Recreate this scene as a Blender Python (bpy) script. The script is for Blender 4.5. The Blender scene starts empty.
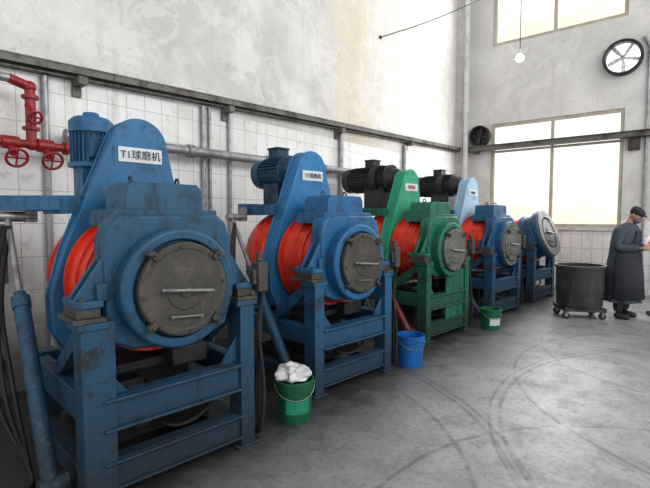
import bpy, bmesh, math, random
from mathutils import Vector, Matrix
from mathutils import noise as mn
random.seed(3)
scene=bpy.context.scene
COL=scene.collection
R=math.radians
# ------------------------------------------------------------------ materials
def newmat(name):
    m=bpy.data.materials.new(name); m.use_nodes=True
    nt=m.node_tree; b=nt.nodes["Principled BSDF"]
    return m,nt,b
def mathn(nt,op,a,b=None,c=None,clamp=False):
    n=nt.nodes.new("ShaderNodeMath"); n.operation=op; n.use_clamp=clamp
    for i,v in enumerate((a,b,c)):
        if v is None: continue
        if isinstance(v,(int,float)): n.inputs[i].default_value=v
        else: nt.links.new(v,n.inputs[i])
    return n.outputs[0]
def noise(nt,vec,scale,detail=4,rough=.6,dist=0):
    n=nt.nodes.new("ShaderNodeTexNoise"); n.inputs["Scale"].default_value=scale
    n.inputs["Detail"].default_value=detail; n.inputs["Roughness"].default_value=rough
    n.inputs["Distortion"].default_value=dist
    if vec is not None: nt.links.new(vec,n.inputs["Vector"])
    return n.outputs["Fac"]
def ramp(nt,fac,lo,hi):
    n=nt.nodes.new("ShaderNodeMapRange"); n.inputs[1].default_value=lo; n.inputs[2].default_value=hi
    n.interpolation_type='SMOOTHSTEP'
    nt.links.new(fac,n.inputs[0]); return n.outputs[0]
def mixc(nt,fac,a,b):
    n=nt.nodes.new("ShaderNodeMix"); n.data_type='RGBA'
    if isinstance(fac,(int,float)): n.inputs[0].default_value=fac
    else: nt.links.new(fac,n.inputs[0])
    for i,v in ((6,a),(7,b)):
        if isinstance(v,tuple): n.inputs[i].default_value=(*v,1)
        else: nt.links.new(v,n.inputs[i])
    return n.outputs[2]
def objco(nt):
    return nt.nodes.new("ShaderNodeTexCoord").outputs["Object"]
def bump(nt,b,h,strength=.2,dist=.01):
    n=nt.nodes.new("ShaderNodeBump"); n.inputs["Strength"].default_value=strength
    n.inputs["Distance"].default_value=dist
    nt.links.new(h,n.inputs["Height"]); nt.links.new(n.outputs[0],b.inputs["Normal"])
def paint(name,col,rough=.5,metal=0,dirt=(.016,.015,.014),amt=.5,scale=5,chips=0,lowdirt=None):
    m,nt,b=newmat(name); co=objco(nt)
    n1=noise(nt,co,scale,7,.68,.4)
    f=ramp(nt,n1,.47,.66)
    f2=ramp(nt,noise(nt,co,scale*6,4,.65),.5,.75)
    mp=nt.nodes.new("ShaderNodeMapping"); mp.inputs["Scale"].default_value=(9,9,1.2); nt.links.new(co,mp.inputs[0])
    f3=ramp(nt,noise(nt,mp.outputs[0],1.3,4,.6),.54,.68)
    f=mathn(nt,'MULTIPLY',mathn(nt,'MAXIMUM',mathn(nt,'MAXIMUM',f,mathn(nt,'MULTIPLY',f2,.6)),mathn(nt,'MULTIPLY',f3,.85)),amt)
    if lowdirt:
        s=nt.nodes.new("ShaderNodeSeparateXYZ"); nt.links.new(co,s.inputs[0])
        g=mathn(nt,'SUBTRACT',1,ramp(nt,mathn(nt,'ADD',s.outputs[2],mathn(nt,'MULTIPLY',n1,.5)),lowdirt[0],lowdirt[1]))
        f=mathn(nt,'MAXIMUM',f,mathn(nt,'MULTIPLY',g,.75))
    light=tuple(min(1,c*1.3+.003) for c in col)
    base=mixc(nt,noise(nt,co,scale*.4,2),tuple(c*.75 for c in col),light)
    c=mixc(nt,f,base,dirt)
    if chips:
        k=ramp(nt,noise(nt,co,scale*9,5,.75,.6),.65,.69)
        c=mixc(nt,mathn(nt,'MULTIPLY',k,chips),c,(.2,.2,.19))
        ge=nt.nodes.new("ShaderNodeNewGeometry")
        pe=ramp(nt,ge.outputs["Pointiness"],.54,.63)
        c=mixc(nt,mathn(nt,'MULTIPLY',mathn(nt,'MULTIPLY',pe,f2),.5),c,(.2,.21,.21))
    nt.links.new(c,b.inputs["Base Color"])
    b.inputs["Metallic"].default_value=metal
    nt.links.new(mathn(nt,'ADD',mathn(nt,'MULTIPLY',f,.3),rough),b.inputs["Roughness"])
    bump(nt,b,noise(nt,co,40,3),.12,.005)
    return m
def emis(name,col,s):
    m,nt,b=newmat(name); b.inputs["Base Color"].default_value=(*col,1)
    b.inputs["Emission Color"].default_value=(*col,1); b.inputs["Emission Strength"].default_value=s
    return m
M={}
LD=(.3,1.05)
M['blue1']=paint('blue_enamel',(.010,.080,.155),.42,amt=.72,chips=.5)
M['blue1f']=paint('grimy_blue_frame_enamel',(.010,.07,.135),.48,amt=.8,chips=.6,lowdirt=LD)
M['blue1g']=paint('blue_guard_enamel',(.014,.125,.265),.42,amt=.5,chips=.3)
M['blue2']=paint('mid_blue_enamel',(.012,.12,.27),.42,amt=.6,chips=.5)
M['blue2f']=paint('mid_blue_frame_enamel',(.011,.098,.21),.45,amt=.7,chips=.5,lowdirt=LD)
M['blue2g']=paint('light_blue_enamel',(.022,.18,.39),.42,amt=.4,chips=.3)
M['green']=paint('green_enamel',(.010,.15,.09),.45,amt=.6,chips=.5)
M['greenf']=paint('green_frame_enamel',(.009,.125,.073),.45,amt=.65,chips=.5,lowdirt=LD)
M['greeng']=paint('light_green_enamel',(.02,.32,.18),.45,amt=.35,chips=.3)
M['blue4']=paint('deep_blue_enamel',(.010,.092,.21),.45,amt=.6,chips=.5)
M['blue4f']=paint('deep_blue_frame_enamel',(.010,.078,.17),.45,amt=.65,chips=.5,lowdirt=LD)
M['blue4g']=paint('pale_blue_enamel',(.28,.45,.6),.42,amt=.3)
M['blue5']=paint('faded_blue_enamel',(.008,.07,.15),.45,amt=.7,chips=.5,lowdirt=LD)
M['red']=paint('red_drum_paint',(.70,.040,.010),.3,amt=.45,chips=.25)
M['redpipe']=paint('red_pipe_paint',(.30,.015,.02),.35,amt=.4)
M['dkred']=paint('dark_red_paint',(.15,.018,.022),.45,amt=.4)
M['cover']=paint('dark_cast_iron',(.062,.058,.053),.6,.25,dirt=(.15,.135,.115),amt=.6,scale=7)
M['covermid']=paint('grey_cast_iron',(.17,.17,.16),.5,.35,amt=.4)
M['steel']=paint('worn_steel',(.30,.30,.29),.4,.6,amt=.5)
M['galv']=paint('galvanised_pipe',(.36,.37,.38),.4,.5,amt=.45)
M['blade']=paint('pale_fan_metal',(.7,.7,.7),.5,.1,amt=.1)
M['black']=paint('black_enamel',(.022,.022,.025),.45,amt=.3,dirt=(.09,.085,.08))
M['grease']=paint('greasy_black_metal',(.025,.025,.027),.4,.2,dirt=(.06,.055,.05),amt=.5)
M['rubber']=paint('black_rubber',(.015,.015,.016),.6,amt=.2)
M['ledge']=paint('grimy_grey_steel',(.17,.17,.155),.6,.1,dirt=(.07,.05,.035),amt=.9,scale=2)
M['white']=paint('white_sign',(.60,.63,.64),.5,amt=.25)
M['ink']=paint('dark_sign_ink',(.05,.06,.09),.5,amt=.05)
M['redink']=paint('red_sign_ink',(.5,.03,.03),.5,amt=.05)
M['bgreen']=paint('green_plastic',(.006,.12,.05),.4,amt=.3)
M['bblue']=paint('blue_plastic',(.006,.13,.4),.35,amt=.2)
M['bag']=paint('white_plastic_film',(.62,.62,.63),.3,amt=.05)
M['cart']=paint('dull_cart_steel',(.045,.047,.05),.5,.3,dirt=(.13,.125,.115),amt=.5)
M['frame']=paint('beige_window_frame',(.45,.42,.35),.5,amt=.2)
M['coat']=paint('blue_grey_work_coat',(.065,.080,.105),.85,amt=.35,dirt=(.03,.033,.04))
M['dkcoat']=paint('charcoal_cloth',(.032,.035,.042),.85,amt=.2)
M['skin']=paint('skin',(.46,.26,.19),.5,amt=.05)
M['hair']=paint('black_hair',(.012,.011,.011),.6,amt=.05)
M['mask']=paint('dark_mask_cloth',(.12,.125,.14),.8,amt=.1)
M['plaster']=paint('white_plaster_trim',(.62,.62,.60),.8,amt=.2)
M['bulb']=emis('lit_bulb',(1,1,1),12)
M['day']=emis('daylight_behind_fan',(.9,.95,1),2.0)
def winmat():
    m,nt,b=newmat('daylit_glass'); co=objco(nt)
    s=nt.nodes.new("ShaderNodeSeparateXYZ"); nt.links.new(co,s.inputs[0])
    f=ramp(nt,mathn(nt,'ADD',s.outputs[2],mathn(nt,'MULTIPLY',noise(nt,co,1.6,2),.9)),.3,1.8)
    c=mixc(nt,f,(1.0,.92,.72),(1.15,1.15,1.13))
    b.inputs["Base Color"].default_value=(.05,.05,.05,1); nt.links.new(c,b.inputs["Emission Color"])
    b.inputs["Emission Strength"].default_value=1.0; b.inputs["Roughness"].default_value=.3
    return m
M['glass']=winmat()
def wallmat(name,axis,tile_top,left):
    m,nt,b=newmat(name); co=objco(nt)
    s=nt.nodes.new("ShaderNodeSeparateXYZ"); nt.links.new(co,s.inputs[0])
    h=s.outputs[1] if axis=='y' else s.outputs[0]; z=s.outputs[2]
    cv=nt.nodes.new("ShaderNodeCombineXYZ"); nt.links.new(h,cv.inputs[0]); nt.links.new(z,cv.inputs[1])
    v=cv.outputs[0]
    n1=noise(nt,v,.9,8,.65,.5); n2=noise(nt,v,5,6,.7,.3); n3=noise(nt,v,22,4,.7)
    mp=nt.nodes.new("ShaderNodeMapping"); mp.inputs["Scale"].default_value=(3.5,.35,1); nt.links.new(v,mp.inputs[0])
    st=noise(nt,mp.outputs[0],1.6,5,.65,.2)
    base=mixc(nt,ramp(nt,n1,.38,.66),(.56,.555,.54),(.73,.725,.71)) if left else mixc(nt,ramp(nt,n1,.38,.66),(.60,.595,.58),(.74,.735,.72))
    if left:
        g=ramp(nt,mathn(nt,'ADD',h,mathn(nt,'MULTIPLY',n1,1.0)),5.9,6.8)
        base=mixc(nt,g,base,mixc(nt,ramp(nt,n2,.4,.65),(.72,.70,.66),(.80,.79,.765)))
        t=mathn(nt,'ABSOLUTE',mathn(nt,'SUBTRACT',h,6.5))
        g2=mathn(nt,'SUBTRACT',1,ramp(nt,mathn(nt,'ADD',t,mathn(nt,'MULTIPLY',st,1.4)),.6,1.7))
        base=mixc(nt,mathn(nt,'MULTIPLY',g2,.75),base,(.66,.59,.44))
        g3=mathn(nt,'MULTIPLY',ramp(nt,noise(nt,v,1.4,7,.7,1.2),.52,.56),.35)
        base=mixc(nt,g3,base,(.80,.795,.78))
    base=mixc(nt,mathn(nt,'MULTIPLY',ramp(nt,st,.52,.78),.38),base,(.44,.42,.37))
    base=mixc(nt,mathn(nt,'MULTIPLY',ramp(nt,n2,.6,.7),.3),base,(.38,.365,.33))
    base=mixc(nt,mathn(nt,'MULTIPLY',ramp(nt,n3,.62,.72),.25),base,(.3,.29,.27))
    cr=mathn(nt,'ABSOLUTE',mathn(nt,'SUBTRACT',noise(nt,v,.8,9,.6,.8),.5))
    cr=mathn(nt,'SUBTRACT',1,ramp(nt,cr,.0,.005))
    base=mixc(nt,mathn(nt,'MULTIPLY',cr,.3),base,(.3,.29,.27))
    bt=nt.nodes.new("ShaderNodeTexBrick"); nt.links.new(v,bt.inputs["Vector"])
    bt.offset=0; bt.inputs["Scale"].default_value=1; bt.inputs["Mortar Size"].default_value=.004 if left else .006
    bt.inputs["Brick Width"].default_value=.2; bt.inputs["Row Height"].default_value=.3
    bt.inputs["Color1"].default_value=(.86,.86,.845,1); bt.inputs["Color2"].default_value=(.80,.80,.785,1)
    bt.inputs["Mortar"].default_value=(.50,.49,.47,1)
    tl=mixc(nt,mathn(nt,'MULTIPLY',ramp(nt,n1,.45,.68),.35),bt.outputs[0],(.54,.53,.49))
    tl=mixc(nt,mathn(nt,'MULTIPLY',ramp(nt,n2,.56,.7),.4),tl,(.34,.33,.31))
    tl=mixc(nt,mathn(nt,'MULTIPLY',ramp(nt,st,.54,.75),.38),tl,(.32,.31,.29))
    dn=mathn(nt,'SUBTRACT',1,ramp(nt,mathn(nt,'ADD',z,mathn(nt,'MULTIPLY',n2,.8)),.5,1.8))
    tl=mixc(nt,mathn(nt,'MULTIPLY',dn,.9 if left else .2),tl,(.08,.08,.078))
    isup=mathn(nt,'GREATER_THAN',z,tile_top)
    c=mixc(nt,isup,tl,base)
    nt.links.new(c,b.inputs["Base Color"])
    nt.links.new(mathn(nt,'ADD',mathn(nt,'MULTIPLY',isup,.5),.35),b.inputs["Roughness"])
    bump(nt,b,n2,.2,.012)
    return m
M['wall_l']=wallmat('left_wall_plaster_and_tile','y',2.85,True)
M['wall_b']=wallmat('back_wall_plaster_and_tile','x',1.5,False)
def floormat():
    m,nt,b=newmat('stained_concrete'); co=objco(nt)
    s=nt.nodes.new("ShaderNodeSeparateXYZ"); nt.links.new(co,s.inputs[0])
    x,y=s.outputs[0],s.outputs[1]
    n1=noise(nt,co,.8,9,.68,.6); n2=noise(nt,co,4,8,.75,.2); n3=noise(nt,co,25,6,.75)
    c=mixc(nt,ramp(nt,n1,.35,.65),(.25,.25,.25),(.38,.38,.378))
    c=mixc(nt,mathn(nt,'MULTIPLY',ramp(nt,n2,.46,.64),.5),c,(.16,.16,.16))
    c=mixc(nt,mathn(nt,'MULTIPLY',ramp(nt,n3,.50,.64),.5),c,(.10,.10,.10))
    c=mixc(nt,mathn(nt,'MULTIPLY',ramp(nt,noise(nt,co,13,8,.8,.1),.56,.68),.4),c,(.5,.5,.495))
    c=mixc(nt,mathn(nt,'MULTIPLY',ramp(nt,noise(nt,co,60,4,.7),.55,.7),.35),c,(.5,.5,.495))
    for rot,sc in ((.7,22),(-.5,26)):
        mp=nt.nodes.new("ShaderNodeMapping"); mp.inputs["Rotation"].default_value=(0,0,rot); mp.inputs["Scale"].default_value=(1,sc,1); nt.links.new(co,mp.inputs[0])
        c=mixc(nt,mathn(nt,'MULTIPLY',ramp(nt,noise(nt,mp.outputs[0],2.5,7,.75,.0),.6,.7),.22),c,(.11,.11,.11))
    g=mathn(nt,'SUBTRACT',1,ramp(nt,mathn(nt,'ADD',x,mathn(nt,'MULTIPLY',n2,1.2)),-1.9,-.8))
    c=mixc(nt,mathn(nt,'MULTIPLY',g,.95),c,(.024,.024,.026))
    for (cx,cy,r,w) in ((-3.2,1.1,2.65,.016),(-3.3,1.2,2.95,.016),(-3.3,1.2,3.02,.012),(.9,5.4,2.3,.014),(.6,2.2,1.9,.014),(.2,6.4,1.6,.012),(1.5,4.4,2.7,.016),(1.5,4.4,2.78,.012)):
        dx=mathn(nt,'SUBTRACT',x,cx); dy=mathn(nt,'SUBTRACT',y,cy)
        d=mathn(nt,'SQRT',mathn(nt,'ADD',mathn(nt,'MULTIPLY',dx,dx),mathn(nt,'MULTIPLY',dy,dy)))
        t=mathn(nt,'ABSOLUTE',mathn(nt,'SUBTRACT',d,mathn(nt,'ADD',mathn(nt,'MULTIPLY',n1,.08),r)))
        k=mathn(nt,'SUBTRACT',1,ramp(nt,t,w*.3,w*1.8))
        k=mathn(nt,'MULTIPLY',k,ramp(nt,n2,.34,.54))
        c=mixc(nt,mathn(nt,'MULTIPLY',k,.5),c,(.08,.08,.08))
    nt.links.new(c,b.inputs["Base Color"])
    nt.links.new(mathn(nt,'ADD',mathn(nt,'MULTIPLY',n2,.5),.18),b.inputs["Roughness"])
    bump(nt,b,mathn(nt,'ADD',n3,n2),.18,.006)
    return m
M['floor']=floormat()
# ------------------------------------------------------------------ builder
class B:
    def __init__(s): s.bm=bmesh.new()
    def box(s,c,sz,rot=None):
        m=Matrix.Translation(c)@(rot.to_4x4() if rot else Matrix.Identity(4))@Matrix.Diagonal((*sz,1))
        bmesh.ops.create_cube(s.bm,size=1,matrix=m); return s
    def bb(s,x0,x1,y0,y1,z0,z1):
        return s.box(((x0+x1)/2,(y0+y1)/2,(z0+z1)/2),(abs(x1-x0),abs(y1-y0),abs(z1-z0)))
    def bar(s,p0,p1,w,h):
        p0,p1=Vector(p0),Vector(p1); d=p1-p0
        q=d.to_track_quat('X','Z').to_matrix()
        return s.box((p0+p1)/2,(d.length,w,h),q)
    def cyl(s,p0,p1,r0,r1=None,seg=24):
        p0,p1=Vector(p0),Vector(p1); d=p1-p0
        q=d.to_track_quat('Z','Y').to_matrix().to_4x4()
        bmesh.ops.create_cone(s.bm,cap_ends=True,segments=seg,radius1=r0,radius2=r0 if r1 is None else r1,depth=d.length,matrix=Matrix.Translation((p0+p1)/2)@q)
        return s
    def prism(s,pts,a,b):
        v0=[s.bm.verts.new((a,p[0],p[1])) for p in pts]; v1=[s.bm.verts.new((b,p[0],p[1])) for p in pts]
        n=len(pts); s.bm.faces.new(v0); s.bm.faces.new(v1[::-1])
        for i in range(n): s.bm.faces.new((v0[i],v0[(i+1)%n],v1[(i+1)%n],v1[i]))
        return s
    def taper(s,pts0,a,pts1,b):
        v0=[s.bm.verts.new((a,p[0],p[1])) for p in pts0]; v1=[s.bm.verts.new((b,p[0],p[1])) for p in pts1]
        n=len(pts0); s.bm.faces.new(v0); s.bm.faces.new(v1[::-1])
        for i in range(n): s.bm.faces.new((v0[i],v0[(i+1)%n],v1[(i+1)%n],v1[i]))
        return s
    def lathe(s,prof,o=(0,0,0),axis='z',seg=48,sx=1,sy=1):
        rings=[]
        for t,r in prof:
            ring=[]
            for i in range(seg):
                a=2*math.pi*i/seg; u,v=math.cos(a)*r*sx,math.sin(a)*r*sy
                p={'z':(u,v,t),'x':(t,u,v),'y':(u,t,v)}[axis]
                ring.append(s.bm.verts.new(Vector(p)+Vector(o)))
            rings.append(ring)
        for a,b in zip(rings,rings[1:]):
            for i in range(seg): s.bm.faces.new((a[i],a[(i+1)%seg],b[(i+1)%seg],b[i]))
        if prof[0][1]>1e-4: s.bm.faces.new(rings[0])
        if prof[-1][1]>1e-4: s.bm.faces.new(rings[-1][::-1])
        return s
    def torus(s,c,axis,Rr,r,seg=40,k=10):
        c=Vector(c); q=Vector(axis).to_track_quat('Z','Y'); rings=[]
        for i in range(seg):
            a=2*math.pi*i/seg; dirv=Vector((math.cos(a),math.sin(a),0)); ring=[]
            for j in range(k):
                b=2*math.pi*j/k
                ring.append(s.bm.verts.new(c+q@(dirv*(Rr+r*math.cos(b))+Vector((0,0,r*math.sin(b))))))
            rings.append(ring)
        for i in range(seg):
            A,Bq=rings[i],rings[(i+1)%seg]
            for j in range(k): s.bm.faces.new((A[j],A[(j+1)%k],Bq[(j+1)%k],Bq[j]))
        return s
    def tube(s,pts,r,k=8,sub=6):
        P=[Vector(p) for p in pts]
        if len(P)>2:
            out=[]
            Q=[P[0]*2-P[1]]+P+[P[-1]*2-P[-2]]
            for i in range(1,len(Q)-2):
                for j in range(sub):
                    t=j/sub; a,b,c,d=Q[i-1],Q[i],Q[i+1],Q[i+2]
                    out.append(.5*((2*b)+(c-a)*t+(2*a-5*b+4*c-d)*t*t+(3*b-a-3*c+d)*t**3))
            out.append(P[-1]); P=out
        rings=[]; prev=None
        for i,p in enumerate(P):
            d=(P[min(i+1,len(P)-1)]-P[max(i-1,0)]).normalized()
            if prev is None: u=d.orthogonal().normalized()
            else: u=(prev-d*prev.dot(d)).normalized()
            prev=u; w=d.cross(u)
            rings.append([s.bm.verts.new(p+(u*math.cos(2*math.pi*j/k)+w*math.sin(2*math.pi*j/k))*r) for j in range(k)])
        for a,b in zip(rings,rings[1:]):
            for j in range(k): s.bm.faces.new((a[j],a[(j+1)%k],b[(j+1)%k],b[j]))
        s.bm.faces.new(rings[0][::-1]); s.bm.faces.new(rings[-1])
        return s
    def sph(s,c,r,sc=(1,1,1),rot=None,u=20,v=12):
        m=Matrix.Translation(c)@(rot.to_4x4() if rot else Matrix.Identity(4))@Matrix.Diagonal((r*sc[0],r*sc[1],r*sc[2],1))
        bmesh.ops.create_uvsphere(s.bm,u_segments=u,v_segments=v,radius=1,matrix=m); return s
    def done(s,name,mat,parent=None,bevel=0,loc=None,rot=0,smooth=True,xf=None,**props):
        if xf: bmesh.ops.transform(s.bm,matrix=xf,verts=s.bm.verts)
        bmesh.ops.recalc_face_normals(s.bm,faces=s.bm.faces)
        me=bpy.data.meshes.new(name); s.bm.to_mesh(me); s.bm.free()
        me.materials.append(M[mat] if isinstance(mat,str) else mat)
        if smooth:
            me.shade_smooth(); me.set_sharp_from_angle(angle=R(35))
        o=bpy.data.objects.new(name,me); COL.objects.link(o)
        if parent: o.parent=parent
        if loc: o.location=loc
        o.rotation_euler.z=rot
        if bevel:
            b=o.modifiers.new('bevel','BEVEL'); b.width=bevel; b.segments=2; b.limit_method='ANGLE'; b.angle_limit=R(40)
        for k,v in props.items(): o[k]=v
        return o
def empty(name,loc,rot=0,**props):
    o=bpy.data.objects.new(name,None); o.empty_display_size=.1; COL.objects.link(o)
    o.location=loc; o.rotation_euler.z=rot
    for k,v in props.items(): o[k]=v
    return o
def text(name,s,size,mat,parent,center):
    cu=bpy.data.curves.new('t','FONT'); cu.body=s; cu.size=size; cu.align_x='CENTER'; cu.align_y='CENTER'; cu.extrude=.002
    t=bpy.data.objects.new('t',cu); COL.objects.link(t)
    bpy.context.view_layer.update()
    dg=bpy.context.evaluated_depsgraph_get()
    me=bpy.data.meshes.new_from_object(t.evaluated_get(dg)); bpy.data.objects.remove(t)
    m=Matrix(((0,0,1,0),(1,0,0,0),(0,1,0,0),(0,0,0,1)))
    me.transform(Matrix.Translation(center)@m)
    me.materials.clear(); me.materials.append(M[mat])
    o=bpy.data.objects.new(name,me); COL.objects.link(o); o.parent=parent
    return o
# ------------------------------------------------------------------ room
WX=-4.6; WY=11.0; H=8.0
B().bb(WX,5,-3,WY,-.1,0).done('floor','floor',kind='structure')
B().bb(WX-.2,WX,-3,WY+.2,-.1,H).done('wall_left','wall_l',kind='structure')
B().bb(WX-.2,5,-3,WY+.2,H,H+.2).done('ceiling','plaster',kind='structure')
b=B()
WL=-3.78
b.bb(WX,WL,WY,WY+.2,-.1,H); b.bb(-1.1,5,WY,WY+.2,-.1,H)
b.bb(WL,-1.1,WY,WY+.2,-.1,1.35); b.bb(WL,-1.1,WY,WY+.2,3.78,5.6); b.bb(WL,-1.1,WY,WY+.2,7.5,H)
b.done('wall_back','wall_b',kind='structure')
def window(n,x0,x1,z0,z1,fr=(.5,),tr=()):
    e=empty('window_%d'%n,((x0+x1)/2,WY+.06,z0),kind='structure')
    w=x1-x0; h=z1-z0; f=B()
    f.bb(-w/2,-w/2+.07,-.04,.04,0,h); f.bb(w/2-.07,w/2,-.04,.04,0,h)
    f.bb(-w/2+.07,w/2-.07,-.04,.04,0,.07); f.bb(-w/2+.07,w/2-.07,-.04,.04,h-.07,h)
    for t in fr: f.bb(-w/2+w*t-.03,-w/2+w*t+.03,-.035,.035,.07,h-.07)
    for t in tr: f.bb(-w/2+.07,w/2-.07,-.03,.03,t-.025,t+.025)
    o=f.done('window_frame','frame',e); o['kind']='structure'
    g=B().bb(-w/2+.02,w/2-.02,.05,.06,.02,h-.02).done('window_glass','glass',e); g['kind']='structure'
window(1,WL,-1.1,1.35,3.78,(.5,),(1.78,))
window(2,WL,-1.1,5.6,7.5,(.5,),())
B().bb(WL-.07,-1.03,WY-.06,WY-.001,1.29,1.35).done('trim_1','plaster',kind='structure')
B().bb(WX+.001,WX+.18,WY-.18,WY-.001,0,H).done('trim_2','plaster',kind='structure')
e=empty('wall_ledge_beam',(WX,5,3.0),label="grimy grey steel channel beam bracketed along the wall",category="beam")
b=B()
zl=lambda y:(y+5)*.036-.165
for z0,z1,d in ((-.05,.05,.012),(.038,.05,.16),(-.05,-.038,.1)):
    b.bar((.002+d/2,-6,zl(-6)+(z0+z1)/2),(.002+d/2,5.8,zl(5.8)+(z0+z1)/2),d,z1-z0)
b.bar((.15,-6,zl(-6)+.015),(.15,5.8,zl(5.8)+.015),.012,.07)
b.done('channel','ledge',e)
for y in (-3.1,-1.35,.95,3.3):
    zz=zl(y)
    B().bb(.002,.18,y-.04,y+.04,zz-.11,zz-.04).bb(.002,.03,y-.04,y+.04,zz-.2,zz-.11).done('bracket','ledge',e)
e=empty('wall_ledge_beam',(-1.5,WY,3.22),label="grey steel beam running across the window wall",category="beam")
B().bb(-2.88,6,-.16,-.07,-.05,.05).bb(-2.88,6,-.2,-.03,.045,.06).bb(-2.88,6,-.2,-.03,-.06,-.045).done('channel','ledge',e)
for x in (-2.6,2.5): B().bb(x-.05,x+.05,-.1,-.002,-.12,-.03).done('bracket','ledge',e)
def pipe(pts,r,mat,label,name='wall_pipe',cat='pipe',coll=()):
    o=Vector(pts[0]); b=B()
    for a,c in zip(pts,pts[1:]):
        b.cyl(Vector(a)-o,Vector(c)-o,r,seg=16)
    for p in pts[1:-1]: b.sph(Vector(p)-o,r*1.25)
    for c in coll: b.cyl(Vector(c[0])-o,Vector(c[1])-o,r*1.35,seg=16)
    return b.done(name,mat,loc=o,label=label,category=cat)
wp=pipe([(-4.42,1.72,2.3),(-4.42,7.2,2.32)],.055,'galv',"thick galvanised horizontal pipe along the tiled wall",
     coll=[((-4.42,y,2.305),(-4.42,y+.08,2.305)) for y in (1.8,3,4.2,5.4,6.6)])
for y in (2,3.1,4.5,5.8): B().bb(-.179,-.04,y-1.72-.02,y-1.72+.02,-.02,.02).done('pipe_clip','ledge',wp)
for i,(y,r) in enumerate(((1.62,.03),(3.32,.03),(3.42,.02),(3.72,.025),(6.05,.04),(8.2,.04))):
    o=Vector((WX+r+.005,y,0)); B().cyl((0,0,0),(0,0,2.78+y*.03),r,seg=12).done('conduit','galv',loc=o,label="thin vertical conduit fixed to the tiled wall",category="conduit",group="vertical wall conduits")
pipe([(-4.3,10.72,0),(-4.3,10.72,8)],.06,'plaster',"white painted vertical downpipe in the room corner",name='downpipe')
pipe([(-.72,WY-.04,0),(-.72,WY-.04,4.9),(-.82,WY-.04,5.1)],.025,'galv',"grey vertical conduit beside the big window",name='conduit',cat='conduit')
e=empty('fire_valve_manifold',(-4.35,1.43,2.17),label="red painted pipe manifold with three handwheel valves",category="pipe")
b=B(); b.cyl((0,-.9,0),(0,.27,0),.035).cyl((0,0,0),(0,0,.46),.04).sph((0,0,0),.05).sph((0,0,.48),.05)
for y in (-.16,.1): b.cyl((0,y-.06,0),(0,y+.06,0),.055)
for z in (.12,.38): b.cyl((0,0,z),(0,0,z+.025),.065)
b.cyl((0,0,.48),(0,-.15,.52),.04).cyl((0,.27,0),(0,.6,.06),.03).cyl((0,.25,0),(0,.28,0),.06)
b.done('red_pipe','redpipe',e)
B().cyl((0,-.15,.52),(0,-1.3,.52),.036).done('pipe','galv',e)
for yz in ((-.6,.52),(-.5,0),(.24,0)): B().bb(-.245,0,yz[0]-.02,yz[0]+.02,yz[1]-.02,yz[1]+.02).done('bracket','ledge',e)
for y,zz,rr in ((-.16,-.12,.075),(.1,-.12,.075),(-.02,.22,.05)):
    B().cyl((0,y,zz+.1),(.09,y,zz+.02),.026).cyl((.09,y,zz+.02),(.16,y,zz-.02),.011).done('valve','redpipe',e)
    c0=Vector((.16,y,zz-.02)); ax=Vector((.85,0,-.5)); b=B().torus(c0,ax,rr,.011)
    for a in range(4):
        v=ax.to_track_quat('Z','Y')@Vector((math.cos(a*math.pi/2)*rr,math.sin(a*math.pi/2)*rr,0))
        b.cyl(c0,c0+v,.007,seg=8)
    b.done('handwheel','redpipe',e)
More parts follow.
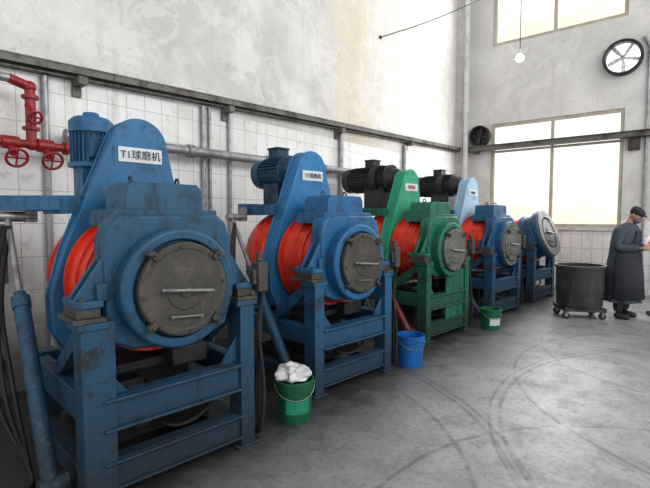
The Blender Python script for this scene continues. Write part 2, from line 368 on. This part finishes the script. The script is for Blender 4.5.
# ------------------------------------------------------------------ ball mill
AZ=1.14
def mill(F,hm,gm,label,fm=None,motor=('x','blue1',.65),sign=None,cyl='same',guard=True,cover='cover',box=True,ext=0,rim=None,gy=.04,cr=.045,gs=1,mz=2.04,pm_=None,tilt=0,RD=.49,panel=False,wide=False,sw=.15):
    fm=fm or hm
    u=Vector((.105,.995,0)); org=Vector((F[0],F[1],0))-u*.54
    e=empty('ball_mill',org,R(-6),label=label,category="grinding machine",group="row of ball mills")
    X=None
    if tilt:
        p=Vector((-.35,0,AZ)); X=Matrix.Translation(p)@Matrix.Rotation(R(-tilt),4,'Y')@Matrix.Translation(-p)
    b=B()
    for s in (-1,1):
        y0,y1=(s*.54,s*(.43 if not (wide and s<0) else .37))
        b.bb(-.14,0,min(y0,y1),max(y0,y1),0,1.0)
        b.bb(-1.22,-1.08,min(y0,y1),max(y0,y1),0,.62)
        b.bb(-1.08,-.14,s*.48-.045,s*.48+.045,.44,.6)
        b.bb(-1.08,-.14,s*.48-.045,s*.48+.045,.06,.18)
        b.bb(-.16,.02,s*.48-.085,s*.48+.085,0,.02)
        b.bb(-.17,.01,s*.48-.08,s*.48+.08,.965,1.0)
        b.bar((-.12,s*.48,.96),(-.66,s*.48,.58),.06,.09)
        b.prism([(s*.43,.58),(s*.43,.76),(s*.29,.58)],-.06,-.045)
    b.bb(-.11,-.02,-.44,.44,.40,.58)
    b.bb(-.02,.02,-.44,.44,.563,.58); b.bb(-.02,.02,-.44,.44,.40,.417)
    b.bb(-.11,-.02,-.44,.44,.07,.23)
    b.bb(-.02,.015,-.44,.44,.215,.23); b.bb(-.02,.015,-.44,.44,.07,.085)
    b.bb(-1.2,-1.1,-.42,.42,.44,.6); b.bb(-1.2,-1.1,-.42,.42,.06,.18)
    b.bb(-.82,-.62,-.44,.44,.5,.62)
    b.done('base_frame',fm,e,bevel=.005)
    if panel: B().bb(-.035,-.025,-.05,.44,.23,.86).bb(-.03,-.015,-.05,-.03,.23,.86).done('front_panel',hm,e,bevel=.003)
    B().bb(-1.0,-.3,-.36,.36,.18,.2).bb(-1.0,-.3,-.36,-.34,.2,.26).bb(-1.0,-.3,.34,.36,.2,.26).bb(-.31,-.3,-.36,.36,.2,.26).bb(-1,-.99,-.36,.36,.2,.26).bb(-1.08,-.16,-.44,-.3,.14,.18).bb(-1.08,-.16,.3,.44,.14,.18).done('drip_tray','grease',e,bevel=.003)
    g=B().bb(-.62,-.34,-.3,.0,.2,.46).cyl((-.34,-.15,.34),(-.2,-.15,.34),.07).cyl((-.48,.0,.33),(-.48,.26,.33),.1).cyl((-.48,.26,.33),(-.48,.3,.33),.11).bb(-.58,-.38,-.24,-.06,.46,.52)
    g.done('gearbox','grease',e,bevel=.008)
    B().bb(-.9,-.5,-.32,.32,.26,.6).bb(-.4,-.2,.05,.3,.6,.72).bb(-.5,-.3,-.38,.38,.60,.66).done('lower_casing','grease',e,bevel=.01)
    B().tube([(-.35,-.1,.3),(-.15,.05,.24),(-.18,.3,.3),(-.3,.38,.5)],.014).done('hose','rubber',e)
    for s in (-1,1):
        B().bb(-.29,.0,s*.49-.08,s*.49+.08,1.0,1.025).bb(-.25,-.03,s*.49-.06,s*.49+.06,1.025,1.08).cyl((-.06,s*.51,1.0),(-.06,s*.51,1.13),.018,seg=6).cyl((-.22,s*.51,1.0),(-.22,s*.51,1.13),.018,seg=6).done('bearing_pad','cover',e,bevel=.004)
    b=B()
    if not tilt:
        pts=[(-.36,.86),(-.40,.98),(-.40,1.42),(-.37,1.52),(-.31,1.57),(.31,1.57),(.37,1.52),(.40,1.42),(.40,.98),(.36,.86),(.24,.80),(-.24,.80)]
        fr=[(y*.97,AZ+(z-AZ)*.97) for y,z in pts]
        b.prism(pts,-.21,-.08); b.taper(pts,-.08,fr,-.06)
        b.lathe([(-.09,.352),(.035,.352),(.05,.338),(.05,.288),(.02,.285),(.02,0)],(0,0,AZ),'x',64)
        b.prism([(-.25,1.53),(-.24,1.72),(-.21,1.76),(.21,1.76),(.24,1.72),(.25,1.53)],-.46,-.14)
        b.prism([(-.34,1.50),(-.32,1.60),(.32,1.60),(.34,1.50)],-.48,-.10)
    else:
        b.lathe([(-.34,.40),(-.30,.44),(-.24,.44),(-.22,.41),(-.06,.41),(-.04,.45),(.04,.45),(.06,.43),(.06,.30),(-.02,.29),(-.1,.15),(-.1,0)],(0,0,AZ),'x',64)
        for s in (-1,1): b.bb(-.28,-.04,s*.43-.06,s*.43+.06,AZ-.18,AZ+.16)
        bmesh.ops.transform(b.bm,matrix=X,verts=b.bm.verts)
    for s in (-1,1):
        b.bb(-.29,-.02,s*.48-.065,s*.48+.065,1.075,1.115)
        b.prism([(s*.36,1.09),(s*.545,1.09),(s*.545,1.12),(s*.395,1.34)],-.20,-.17)
        b.prism([(s*.36,1.09),(s*.545,1.09),(s*.545,1.12),(s*.395,1.34)],-.11,-.08)
        b.bb(-.26,-.05,s*.41-.03,s*.41+.03,1.1,1.2)
    b.done('mill_housing',hm,e,bevel=.007)
    if rim:
        B().lathe([(.045,.345),(.07,.345),(.07,.285),(.045,.285)] if not tilt else [(.05,.44),(.09,.44),(.09,.31),(.05,.31)],(0,0,AZ),'x',64).done('housing_ring',rim,e,xf=X)
    if not tilt:
        for s in (-1,1):
            B().torus((-.3,s*.15,1.78),(0,1,0),.022,.008,20,8).done('lifting_eye',hm,e)
    b=B().lathe([(.01,.272),(.08,.272),(.088,.264),(.088,.237),(.084,.233),(.084,.12),(.09,.116),(.09,.05),(.1,.045),(.1,0)],(0,0,AZ),'x',64)
    cv=b.done('end_cover',cover,e,bevel=.003,xf=X)
    if not tilt:
        bm_=None
        for i in range(8):
            a=2*math.pi*i/8+.1; y,z=math.cos(a)*.25,AZ+math.sin(a)*.25
            if bm_ is None:
                o=B().cyl((0,0,0),(.014,0,0),.011,seg=6).done('bolt',cover,cv); bm_=o
            else:
                o=bm_.copy(); COL.objects.link(o); o.parent=cv
            o.location=(.086,y,z)
        for i in range(4):
            a=math.pi/2*i+.75; q=Matrix.Rotation(a,3,'X'); c0=Vector((0,0,AZ))
            B().box(c0+q@Vector((.085,.275,0)),(.05,.06,.035),q).cyl(c0+q@Vector((.09,.285,0)),c0+q@Vector((.13,.285,0)),.01,seg=8).done('rim_clamp','cover',cv,bevel=.003)
    B().cyl((.12,-.16,AZ+.012),(.12,.16,AZ-.02),.010,seg=10).cyl((.08,-.11,AZ+.007),(.12,-.11,AZ+.007),.010,seg=8).cyl((.08,.12,AZ-.015),(.12,.12,AZ-.015),.010,seg=8).done('handle','steel',cv,label='worn bare steel crossbar handle',xf=X)
    B().bb(.085,.1,-.03,.03,AZ-.03,AZ+.03).cyl((.1,0,AZ),(.125,0,AZ),.014,seg=8).done('centre_clamp','covermid',cv,bevel=.004,xf=X)
    B().cyl((.1,-.10,AZ-.15),(.1,.1,AZ-.165),.007,seg=8).bb(.08,.105,-.1,-.085,AZ-.16,AZ-.14).bb(.08,.105,.08,.095,AZ-.175,AZ-.155).done('latch_bar','covermid',cv,xf=X)
    b=B().lathe([(-.20,.34),(-.22,.375),(-.27,.41),(-.34,.425),(-.48,.432),(-.66,.43),(-.8,.43),(-.83,RD-.01),(-.9,RD+.005),(-1.05,RD),(-1.13,RD-.03),(-1.2,.39),(-1.24,.28),(-1.25,.2),(-1.25,0)],(0,0,AZ),'x',72)
    for xx,r0 in ((-.30,.435),(-.42,.442),(-.585,.455),(-.94,RD+.015)):
        b.lathe([(xx,r0-.04),(xx,r0),(xx-.022,r0),(xx-.022,r0-.04)],(0,0,AZ),'x',72)
    b.done('drum','red',e,xf=X)
    B().cyl((-1.24,0,AZ),(-1.36,0,AZ),.1).bb(-1.36,-1.24,-.15,.15,.6,AZ-.05).bb(-1.36,-1.1,-.2,.2,.5,.62).done('rear_bearing',fm,e,bevel=.006)
    if guard:
        def arc(cy,cz,r,a0,a1,n): return [(cy+r*math.cos(a0+(a1-a0)*i/n),cz+r*math.sin(a0+(a1-a0)*i/n)) for i in range(n+1)]
        def outl(o):
            L=[(-.40,.68),(-.49,.84),(-.495,1.06),(-.42,1.34)]
            Rt=[(.30*gs,1.77),(.35*gs,1.57),(.40*gs,1.34),(.46,1.10),(.46,.84),(.38,.68)]
            f=lambda q:(q[0]+math.copysign(o,q[0]),q[1]-(o if q[1]<.7 else 0))
            top=arc(gy,2.04,.18+o,R(8),R(164),22)
            return [f(q) for q in L]+top[::-1]+[f(q) for q in Rt]
        b=B().prism(outl(0),-.8,-.655); b.prism(outl(.013),-.67,-.645); b.prism(outl(.013),-.81,-.785)
        g=b.done('belt_guard',gm,e,bevel=.004)
        if sign:
            B().bb(-.645,-.637,gy-sw,gy+sw,1.93,2.03).done('sign_plate','white',g)
            text('sign_lettering',sign[0],sign[1],sign[2],g,(-.634,gy,1.978))
        b=B()
        for s in (-1,1): b.bb(-1.3,-.78,s*.34-.05,s*.34+.05,1.58,1.68)
        b.bb(-1.3,-1.2,-.43-ext,.43,1.6,1.7); b.bb(-1.3,-.8,-.22,.22,1.66,1.69)
        if ext:
            b.bar((-1.25,-.46-ext,1.65),(-.8,-.26,1.65),.09,.1)
        b.done('motor_platform',pm_ or gm,e,bevel=.005)
        kind,mm,L=motor
        if kind=='x':
            x0,x1=-.81,-.81-L; z=mz; r=.15 if L<.8 else .17
            b=B().cyl((x0,0,z),(x0-.12,0,z),r*.7,r*.95)
            b.cyl((x0-.12,0,z),(x0-.16,0,z),r*1.15).cyl((x0-.16,0,z),(x1+.14,0,z),r)
            for i in range(28):
                a=2*math.pi*i/28; q=Matrix.Rotation(a,3,'X')
                b.box(Vector(((x0-.16+x1+.14)/2,0,z))+q@Vector((0,0,r+.008)),(abs(x1-x0)-.34,.006,.03),q)
            if L>.8: b.cyl((x0-.3,0,z),(x0-.42,0,z),r*1.2)
            b.bb(x0-.55 if L>.8 else x0-.45,x0-.2,-.12,.12,1.69,z-.12)
            m_=b.done('motor',mm,e)
            B().lathe([(x1+.15,r*1.08),(x1+.03,r*1.08),(x1,r*.85),(x1,0)],(0,0,z),'x',32).done('fan_cover',mm,m_)
            xm=(x0+x1)/2
            B().bb(xm-.08,xm+.08,-.08,.08,z+r,z+r+.1).bb(xm-.09,xm+.09,-.09,.09,z+r+.1,z+r+.12).done('terminal_box',mm,m_,bevel=.006)
        else:
            cx,cy=-1.12,-.10; b=B()
            b.cyl((cx,cy,1.92),(cx,cy,1.95),.16).cyl((cx,cy,1.95),(cx,cy,2.18),.125)
            for i in range(28):
                a=2*math.pi*i/28; q=Matrix.Rotation(a,3,'Z')
                b.box(Vector((cx,cy,2.06))+q@Vector((.13,0,0)),(.03,.006,.21),q)
            b.bb(cx-.1,cx+.1,cy-.1,cy+.1,1.69,1.92); b.cyl((-.8,0,1.95),(cx,0,1.95),.08)
            m_=b.done('motor',mm,e)
            B().lathe([(2.17,.15),(2.25,.15),(2.28,.12),(2.29,.06),(2.32,.05),(2.32,0)],(cx,cy,0),'z',32).done('fan_cover',mm,m_)
            B().bb(cx+.12,cx+.22,cy-.07,cy+.07,1.98,2.12).done('terminal_box',mm,m_,bevel=.006)
        y=-.6-ext*.12
        top=Vector((-1.16,y,1.56)); bot=Vector((-.2,y-.02,.12)); mid=top.lerp(bot,.36)
        cm=fm if cyl=='same' else cyl
        h=B().cyl(mid,bot,cr).cyl(mid.lerp(top,.03),mid.lerp(bot,.05),cr*1.15).cyl(mid.lerp(top,.08),mid,cr*.75).cyl(bot+Vector((0,-.06,0)),bot+Vector((0,.08,0)),.05).bb(-.3,-.1,y-.05,y+.05,0,.08).done('hydraulic_cylinder',cm,e)
        B().cyl(top,mid,.02).cyl(top+Vector((0,-.05,0)),top+Vector((0,.17,0)),.035).bb(top.x-.03,top.x+.03,top.y+.1,top.y+.17,top.z-.04,top.z+.1).done('piston_rod','steel',h,label='bare steel piston rod')
        for k in range(3):
            B().tube([(-1.1+.04*k,y-.03*k,1.5),(-.98,y-.08-.02*k,1.0+.1*k),(-.7-.05*k,y-.08-.04*k,.5),(-.55,y-.04,.02+.02*k),(-.4,y-.1,.02)],.014).done('hose','rubber',e)
    if box:
        B().bb(-.06,.03,.56,.64,1.05,1.25).bb(-.04,.01,.53,.57,1.1,1.2).cyl((-.02,.6,1.25),(-.02,.6,1.32),.02).done('valve_box','cover',e,bevel=.006)
        for k in range(3):
            B().tube([(-.02+.02*k,.6,1.06),(-.02,.61-.01*k,.8),(-.05+.03*k,.59+.01*k,.4),(-.03+.02*k,.585,.1),(-.15,.58+.02*k,.015),(-.5,.59+.01*k,.015)],.012).done('hose','rubber',e)
    return e
mill((-2.28,2.05),'blue1','blue1g',"dull blue ball mill with red drum and lettered belt guard",fm='blue1f',motor=('z','blue1g',0),sign=('T1球磨机',.068,'ink'),ext=.25,gy=.06,RD=.44,wide=True)
mill((-2.33,3.96),'blue2','blue2g',"brighter blue ball mill with red drum beside green bucket",fm='blue2f',motor=('x','blue1',.66),sign=('T1球磨机',.056,'ink'),pm_='blue2',sw=.14)
mill((-2.36,6.11),'green','greeng',"green ball mill with red drum and black motor",fm='greenf',motor=('x','black',.98),sign=('球磨机',.06,'redink'),cyl='dkred',cover='covermid',gs=.9,mz=2.12,gy=.05,pm_='green',panel=True)
mill((-2.20,8.0),'blue4','blue4g',"blue ball mill with pale blue belt guard and black motor",fm='blue4f',motor=('x','black',.9),sign=('球磨机',.05,'ink'),cover='covermid',gs=.9,mz=2.12,pm_='blue4',rim='covermid')
mill((-2.06,9.80),'blue5','blue5',"blue ball mill with tilted dark open drum end",guard=False,cover='black',rim='covermid',box=False,tilt=18)
# ------------------------------------------------------------------ buckets
def bucket(x,y,mat,label,r=.14,h=.32,labelm=None):
    e=empty('bucket',(x,y,0),label=label,category="bucket")
    B().lathe([(0,0.0),(0,r*.86),(h*.8,r*.98),(h*.8,r*1.05),(h*.83,r*1.05),(h*.83,r*.99),(h*.93,r),(h*.93,r*1.06),(h,r*1.06),(h,r*.96),(.03,r*.82),(.03,0)],(0,0,0),'z',40).done('bucket_body',mat,e)
    pts=[(math.cos(t)*r*1.08,math.sin(t)*r*1.08*.9+0,h*.9-math.sin(t)*.1) for t in [math.pi*i/10 for i in range(11)]]
    pts=[(p[0]*.6+p[1]*.8,p[0]*.8-p[1]*.6,p[2]) for p in pts]
    B().tube(pts,.004,6,3).done('bucket_handle','steel',e)
    if labelm:
        b=B(); n=8; a0=R(-75); a1=R(5); vs=[]
        for i in range(n+1):
            a=a0+(a1-a0)*i/n
            vs.append([b.bm.verts.new((math.cos(a)*(r*(.86+.12*t/.8)+.002),math.sin(a)*(r*(.86+.12*t/.8)+.002),h*t)) for t in (.25,.6)])
        for p,q in zip(vs,vs[1:]): b.bm.faces.new((p[0],q[0],q[1],p[1]))
        b.done('bucket_label',labelm,e)
    return e
bucket(-2.33,2.50,'bgreen',"green plastic bucket with a white bag on top",r=.145,labelm='greeng')
bucket(-2.24,4.20,'bblue',"bright blue plastic bucket beside the blue mill",r=.14,h=.33)
bucket(-2.12,6.30,'bgreen',"green plastic bucket with pale label beside green mill",r=.14,h=.29,labelm='white')
b=B().sph((0,0,.0),.125,(1,1,.6),u=48,v=32)
for v in b.bm.verts:
    d=mn.noise(v.co*16)*.05+mn.noise(v.co*35)*.025; v.co+=v.co.normalized()*d
    if v.co.z<-.02: v.co.z=-.02; v.co.x*=.9; v.co.y*=.9
b.done('plastic_bag','bag',loc=(-2.33,2.50,.342),label="crumpled white plastic bag stuffed in the green bucket",category="plastic bag")
# ------------------------------------------------------------------ cart
e=empty('tub_cart',(-1.31,7.98,0),R(30),label="dull dark grey round steel tub on castor wheels",category="cart")
B().lathe([(.17,0),(.17,.30),(.2,.32),(.45,.33),(.45,.34),(.48,.34),(.48,.333),(.78,.34),(.78,.357),(.82,.357),(.82,.33),(.24,.305),(.22,0)],(0,0,0),'z',56).done('tub','cart',e)
B().bb(-.3,.3,-.25,-.2,.12,.17).bb(-.3,.3,.2,.25,.12,.17).bb(-.3,-.25,-.25,.25,.12,.17).bb(.25,.3,-.25,.25,.12,.17).done('undercarriage','cart',e)
for sx in (-1,1):
    for sy in (-1,1):
        x,y=sx*.26,sy*.2
        w=B().cyl((x,y-.018,.05),(x,y+.018,.05),.05).done('castor_wheel','rubber',e)
        B().bb(x-.02,x+.02,y-.03,y-.02,.04,.12).bb(x-.02,x+.02,y+.02,y+.03,.04,.12).bb(x-.03,x+.03,y-.03,y+.03,.11,.125).done('castor_fork','steel',w)
# ------------------------------------------------------------------ fans / lamp / wires
def fan(x,z,r,depth,label,back=None,nb=5,bl='cover'):
    e=empty('wall_fan',(x,WY,z),label=label,category="fan")
    b=B(); seg=56; prof=[(-.003,r*.98),(-depth,r),(-depth-.02,r*.96),(-depth,r*.84),(-.003,r*.82)]
    rings=[]
    for t,q in prof:
        rings.append([b.bm.verts.new((math.cos(2*math.pi*i/seg)*q,t,math.sin(2*math.pi*i/seg)*q)) for i in range(seg)])
    rings.append(rings[0])
    for A,C in zip(rings,rings[1:]):
        for i in range(seg): b.bm.faces.new((A[i],A[(i+1)%seg],C[(i+1)%seg],C[i]))
    b.done('fan_housing','black',e)
    if back: B().cyl((0,-.004,0),(0,-.012,0),r*.84,seg=48).done('backing_disc',back,e)
    B().cyl((0,-.03,0),(0,-depth*.8,0),r*.14).done('fan_hub',bl,e)
    for i in range(nb):
        q=Matrix.Rotation(2*math.pi*i/nb+.3,3,'Y')
        bb=B(); P=[(r*.12,-.03*r/.4),(r*.12,.03*r/.4),(r*.5,.055*r/.4),(r*.8,.05*r/.4),(r*.8,-.03*r/.4),(r*.45,-.035*r/.4)]
        lo=[bb.bm.verts.new(q@Vector((p[0],-depth*.45+p[1]*.35,p[1]))) for p in P]
        hi=[bb.bm.verts.new(q@Vector((p[0],-depth*.45+p[1]*.35-.008,p[1]))) for p in P]
        bb.bm.faces.new(lo); bb.bm.faces.new(hi[::-1])
        for k in range(6): bb.bm.faces.new((lo[k],lo[(k+1)%6],hi[(k+1)%6],hi[k]))
        bb.done('fan_blade',bl,e)
    b=B()
    for k in range(3):
        a=k*math.pi/3+.2; b.cyl((math.cos(a)*r*.9,-depth-.01,math.sin(a)*r*.9),(-math.cos(a)*r*.9,-depth-.01,-math.sin(a)*r*.9),.004,seg=8)
    for q in (.35,.6): b.torus((0,-depth-.01,0),(0,1,0),r*q,.003,40,6)
    b.done('fan_grille','black',e)
    return e
fan(-1.16,4.76,.35,.14,"large round black exhaust fan high on the wall",'day',5,'blade')
fan(-4.02,3.52,.25,.16,"small round black wall fan above the steel beam",'black',4)
B().bb(-.1,.1,-.09,0,-.14,.14).bb(-.08,.08,-.1,-.09,-.12,.12).done('junction_box','cover',loc=(-.92,WY-.001,3.05),label="dark grey electrical box beside the window",category="electrical box",bevel=.006)
e=empty('hanging_lamp',(-2.55,8.87,4.45),label="lit bulb hanging on a long dark cable",category="lamp")
B().cyl((0,0,.2),(0,0,3.55),.006,seg=8).done('cable','rubber',e)
B().lathe([(.12,.035),(.2,.03),(.22,0)],(0,0,0),'z',24).done('lamp_holder','plaster',e)
B().lathe([(-.02,0),(0,.05),(.04,.075),(.08,.065),(.12,.03)],(0,0,0),'z',24).done('bulb','bulb',e)
o=Vector((-4.59,7.3,4.9))
B().tube([(0,0,0),(.35,1.2,.58),(.8,2.5,1.3),(1.15,3.69,2.0)],.008,8,6).cyl((-.005,0,0),(.02,0,0),.03).done('overhead_wire','rubber',loc=o,label="thin dark cable strung between the two walls",category="wire")
B().torus((0,0,.02),(0,0,1),.22,.018).torus((.02,.03,.05),(.05,0,1),.2,.018).tube([(.2,0,.05),(.25,-.2,.02),(.1,-.4,.02)],.018).done('hose_coil','rubber',loc=(-3.75,.45,0),label="coiled black hose lying on the dirty floor",category="hose")
e=empty('control_box',(WX,1.05,1.0),label="grey electrical control box mounted on tiled wall",category="electrical box")
B().bb(.002,.16,-.2,.2,0,.5).bb(.16,.17,-.19,.19,.01,.49).done('box_body','covermid',e,bevel=.006)
for k in range(3): B().tube([(.08,-.1+.1*k,.0),(.12,-.15+.1*k,-.3),(.1,-.1+.13*k,-.7),(.15,.1*k,-.985)],.015).done('cable','rubber',e)
e=empty('mixer_stand',(-.35,8.80,0),R(20),label="dark upright machine stand with red motor head",category="machine")
B().bb(-.12,.2,-.12,.12,0,.06).bb(-.06,.08,-.08,.08,.06,1.6).bb(-.08,.14,-.1,.1,.5,.95).done('stand','dkcoat',e,bevel=.01)
B().cyl((-.02,0,1.15),(-.13,0,1.19),.06).cyl((-.13,0,1.19),(-.16,0,1.2),.09).done('motor_head','redpipe',e)
B().cyl((0,0,1.55),(0,0,1.9),.09).cyl((0,0,1.9),(0,0,1.94),.1).done('motor','black',e)
# ------------------------------------------------------------------ person
def evalmesh(o):
    bpy.context.view_layer.update()
    dg=bpy.context.evaluated_depsgraph_get()
    return bpy.data.meshes.new_from_object(o.evaluated_get(dg))
def skin_mesh(pts,radii,sub=2):
    me=bpy.data.meshes.new('s'); me.from_pydata([tuple(p) for p in pts],[(i,i+1) for i in range(len(pts)-1)],[])
    o=bpy.data.objects.new('s',me); COL.objects.link(o)
    o.modifiers.new('k','SKIN').use_smooth_shade=True
    sv=me.skin_vertices[0].data
    for i,r in enumerate(radii): sv[i].radius=(r,r) if not isinstance(r,tuple) else r; sv[i].use_root=(i==0)
    s=o.modifiers.new('u','SUBSURF'); s.levels=sub; s.render_levels=sub
    m=evalmesh(o); bpy.data.objects.remove(o); return m
bm=bmesh.new()
def limb(pts,radii,sub=2): bm.from_mesh(skin_mesh(pts,radii,sub))
B_=B(); B_.bm.free(); B_.bm=bm
limb([(0,0,.84),(0,0,.97),(0,0,1.1),(.02,0,1.25),(.035,0,1.37),(.06,0,1.45),(.1,0,1.54),(.12,0,1.6)],[.14,.155,.14,.155,.14,.08,.06,.055])
B_.sph((.02,0,1.34),1,(.1,.19,.09),None,24,14)
B_.sph((0,0,.9),1,(.13,.17,.13),None,24,14)
for s in (-1,1):
    limb([(0,s*.09,.92),(.015,s*.1,.7),(.03,s*.11,.49),(.0,s*.115,.3),(-.01,s*.12,.09)],[.115,.1,.085,.085,.065])
    limb([(-.06,s*.12,.045),(.0,s*.122,.05),(.09,s*.13,.042),(.17,s*.137,.035)],[.048,.06,.052,.04])
    limb([(.02,s*.13,1.38),(.02,s*.19,1.35),(.0,s*.235,1.22),(.0,s*.25,1.1),(.1,s*.21,1.09),(.2,s*.14,1.1),(.27,s*.10,1.105)],[.08,.078,.062,.054,.05,.04,.034])
    pm=Vector((.32,s*.075,1.105)); ux=Vector((.88,-s*.45,0)).normalized(); uy=Vector((0,0,1))
    B_.sph(pm,1,(.055,.02,.042),Matrix((ux,uy.cross(ux),uy)).transposed(),16,10)
    for off,L in ((.030,.072),(.010,.08),(-.011,.075),(-.031,.06)):
        base=pm+ux*.03+uy*off; inw=Vector((0,-s,0))
        p1=base+ux*L*.5; p2=p1+(ux*.6+inw*.5-uy*.45)*L*.38; p3=p2+(ux*.1+inw*.5-uy*.6)*L*.32
        limb([base-ux*.03,p1,p2,p3],[.0105,.0095,.009,.008],1)
    t0=pm-ux*.02+uy*.025; t1=t0+ux*.03+uy*.03+Vector((0,-s*.015,0)); t2=t1+ux*.035+Vector((0,-s*.012,0))
    limb([t0,t1,t2],[.014,.012,.010],1)
hc=Vector((.15,0,1.60)); hr_=Matrix.Rotation(R(42),3,'Y')
def hp_(x,y,z): return hc+hr_@Vector((x,y,z))
B_.sph(hc,1,(.098,.077,.105),hr_,24,16)
B_.sph(hp_(.025,0,-.06),1,(.066,.055,.06),hr_)
B_.sph(hp_(.1,0,-.015),1,(.018,.013,.028),hr_,12,8)
B_.sph(hp_(.085,0,-.06),1,(.012,.026,.010),hr_,12,8)
for s in (-1,1): B_.sph(hp_(-.005,s*.078,-.01),1,(.02,.012,.032),hr_,12,8)
bmesh.ops.recalc_face_normals(bm,faces=bm.faces)
tm=bpy.data.meshes.new('t'); bm.to_mesh(tm); bm.free()
to=bpy.data.objects.new('t',tm); COL.objects.link(to)
rm=to.modifiers.new('r','REMESH'); rm.mode='VOXEL'; rm.voxel_size=.006; rm.use_smooth_shade=True
pm0=evalmesh(to); bpy.data.objects.remove(to)
bm=bmesh.new(); bm.from_mesh(pm0); seen=set(); comps=[]
for v in bm.verts:
    if v in seen: continue
    st=[v]; seen.add(v); c=[]
    while st:
        a=st.pop(); c.append(a)
        for e_ in a.link_edges:
            w_=e_.other_vert(a)
            if w_ not in seen: seen.add(w_); st.append(w_)
    comps.append(c)
comps.sort(key=len,reverse=True)
for c in comps[1:]: bmesh.ops.delete(bm,geom=c,context='VERTS')
pmesh=bpy.data.meshes.new('person'); bm.to_mesh(pmesh); bm.free()
for k in ('coat','skin','black'): pmesh.materials.append(M[k])
for p in pmesh.polygons:
    c=p.center; p.use_smooth=True
    if c.z>1.48 or (c.x>.27 and c.z>.9): p.material_index=1
    elif c.z<.32: p.material_index=2
    else: p.material_index=0
person=bpy.data.objects.new('person',pmesh); COL.objects.link(person)
person.location=(-.78,8.33,0); person.rotation_euler.z=R(-15)
person['label']="standing masked person in blue-grey coat and dark apron, head bowed"; person['category']="person"
b=B(); seg=48
prof=[(1.475,.07,.08,.07),(1.44,.12,.165,.045),(1.39,.155,.225,.03),(1.3,.18,.24,.02),(1.15,.185,.225,.01),(1.05,.185,.22,.0),(.9,.205,.24,0),(.7,.22,.25,.0),(.5,.235,.26,0),(.26,.25,.27,0),(.26,.235,.255,0),(.7,.2,.23,0)]
rings=[]
for z,rx,ry,cx in prof:
    ring=[]
    for i in range(seg):
        a=2*math.pi*i/seg; f=1+ ((.08*math.sin(a*7+z*3)+.04*math.sin(a*13+z*9))*min(1,(1.05-z)*2) if z<1.0 else .025*math.sin(a*5+z*19))
        ring.append(b.bm.verts.new((cx+math.cos(a)*rx*f,math.sin(a)*ry*f,z)))
    rings.append(ring)
for A,C in zip(rings,rings[1:]):
    for i in range(seg): b.bm.faces.new((A[i],A[(i+1)%seg],C[(i+1)%seg],C[i]))
b.done('work_coat','coat',person)
b=B(); n=18; rows=[]
for z,rx,ry,cx,half in ((1.36,.18,.235,.025,.38),(1.2,.198,.24,.015,.6),(1.06,.2,.235,.005,1.5),(.9,.225,.262,.003,1.7),(.7,.245,.275,.003,1.7),(.32,.275,.295,.003,1.7)):
    rows.append([b.bm.verts.new((cx+math.cos(-half+2*half*i/n)*(rx+.015),math.sin(-half+2*half*i/n)*(ry+.01),z)) for i in range(n+1)])
for A,C in zip(rows,rows[1:]):
    for i in range(n): b.bm.faces.new((A[i],A[i+1],C[i+1],C[i]))
ap=b.done('apron','dkcoat',person); sm=ap.modifiers.new('s','SOLIDIFY'); sm.thickness=.006
for s in (-1,1):
    me=skin_mesh([(.02,s*.15,1.38),(.02,s*.195,1.34),(.0,s*.245,1.22),(.0,s*.265,1.1),(.09,s*.22,1.09),(.19,s*.155,1.1),(.25,s*.115,1.105)],[.09,.095,.082,.078,.07,.06,.052])
    me.materials.append(M['coat'])
    o=bpy.data.objects.new('coat_sleeve',me); COL.objects.link(o); o.parent=person
b=B().sph(hp_(-.012,0,.03),1,(.104,.086,.088),hr_,24,14)
for v in list(b.bm.verts):
    l=hr_.inverted()@(v.co-hc)
    if l.z<-.02+ (.045 if l.x>.02 else 0): v.co=hc+hr_@Vector((l.x*.93,l.y*.93,max(l.z,-.04 if l.x<.02 else .025)))
b.done('hair','hair',person)
B().sph(hp_(-.008,0,.055),1,(.106,.088,.062),hr_,24,14).sph(hp_(.09,0,.06),1,(.045,.058,.007),hr_,20,8).done('cap','dkcoat',person)
for s in (-1,1): B().sph(hp_(.087,s*.03,.005),1,(.008,.012,.006),hr_,12,8).done('eye','hair',person)
B().sph(hp_(.055,0,-.052),1,(.070,.068,.050),hr_,20,12).done('face_mask','mask',person,label='dark grey cloth face mask')
# ------------------------------------------------------------------ light, world, camera
w=bpy.data.worlds.new('World'); scene.world=w; w.use_nodes=True
bg=w.node_tree.nodes['Background']; bg.inputs[0].default_value=(.98,.985,1,1); bg.inputs[1].default_value=1.15
def area(loc,rot,sx,sy,en,col=(1,1,1)):
    l=bpy.data.lights.new('window_and_fill_light','AREA'); l.shape='RECTANGLE'; l.size=sx; l.size_y=sy; l.energy=en; l.color=col
    o=bpy.data.objects.new('window_and_fill_light',l); COL.objects.link(o); o.location=loc; o.rotation_euler=rot
area((-2.4,WY-.3,2.6),(R(-90),0,0),2.5,2.3,95,(.97,.98,1))
area((-2.4,WY-.3,6.5),(R(-90),0,0),2.5,1.8,90,(.97,.98,1))
area((4.6,4,5.5),(R(0),R(65),0),3,8,300,(1,.99,.97))  # added soft fill from the upper right; no window is built there
cam=bpy.data.cameras.new('camera'); co=bpy.data.objects.new('camera',cam); COL.objects.link(co)
cam.sensor_width=36; cam.lens=24.92; co.location=(0,0,1.55); co.rotation_euler=(R(90-3.3),0,R(39))
scene.camera=co
scene.view_settings.view_transform='Standard'
scene.view_settings.exposure=.1
scene.view_settings.gamma=.9
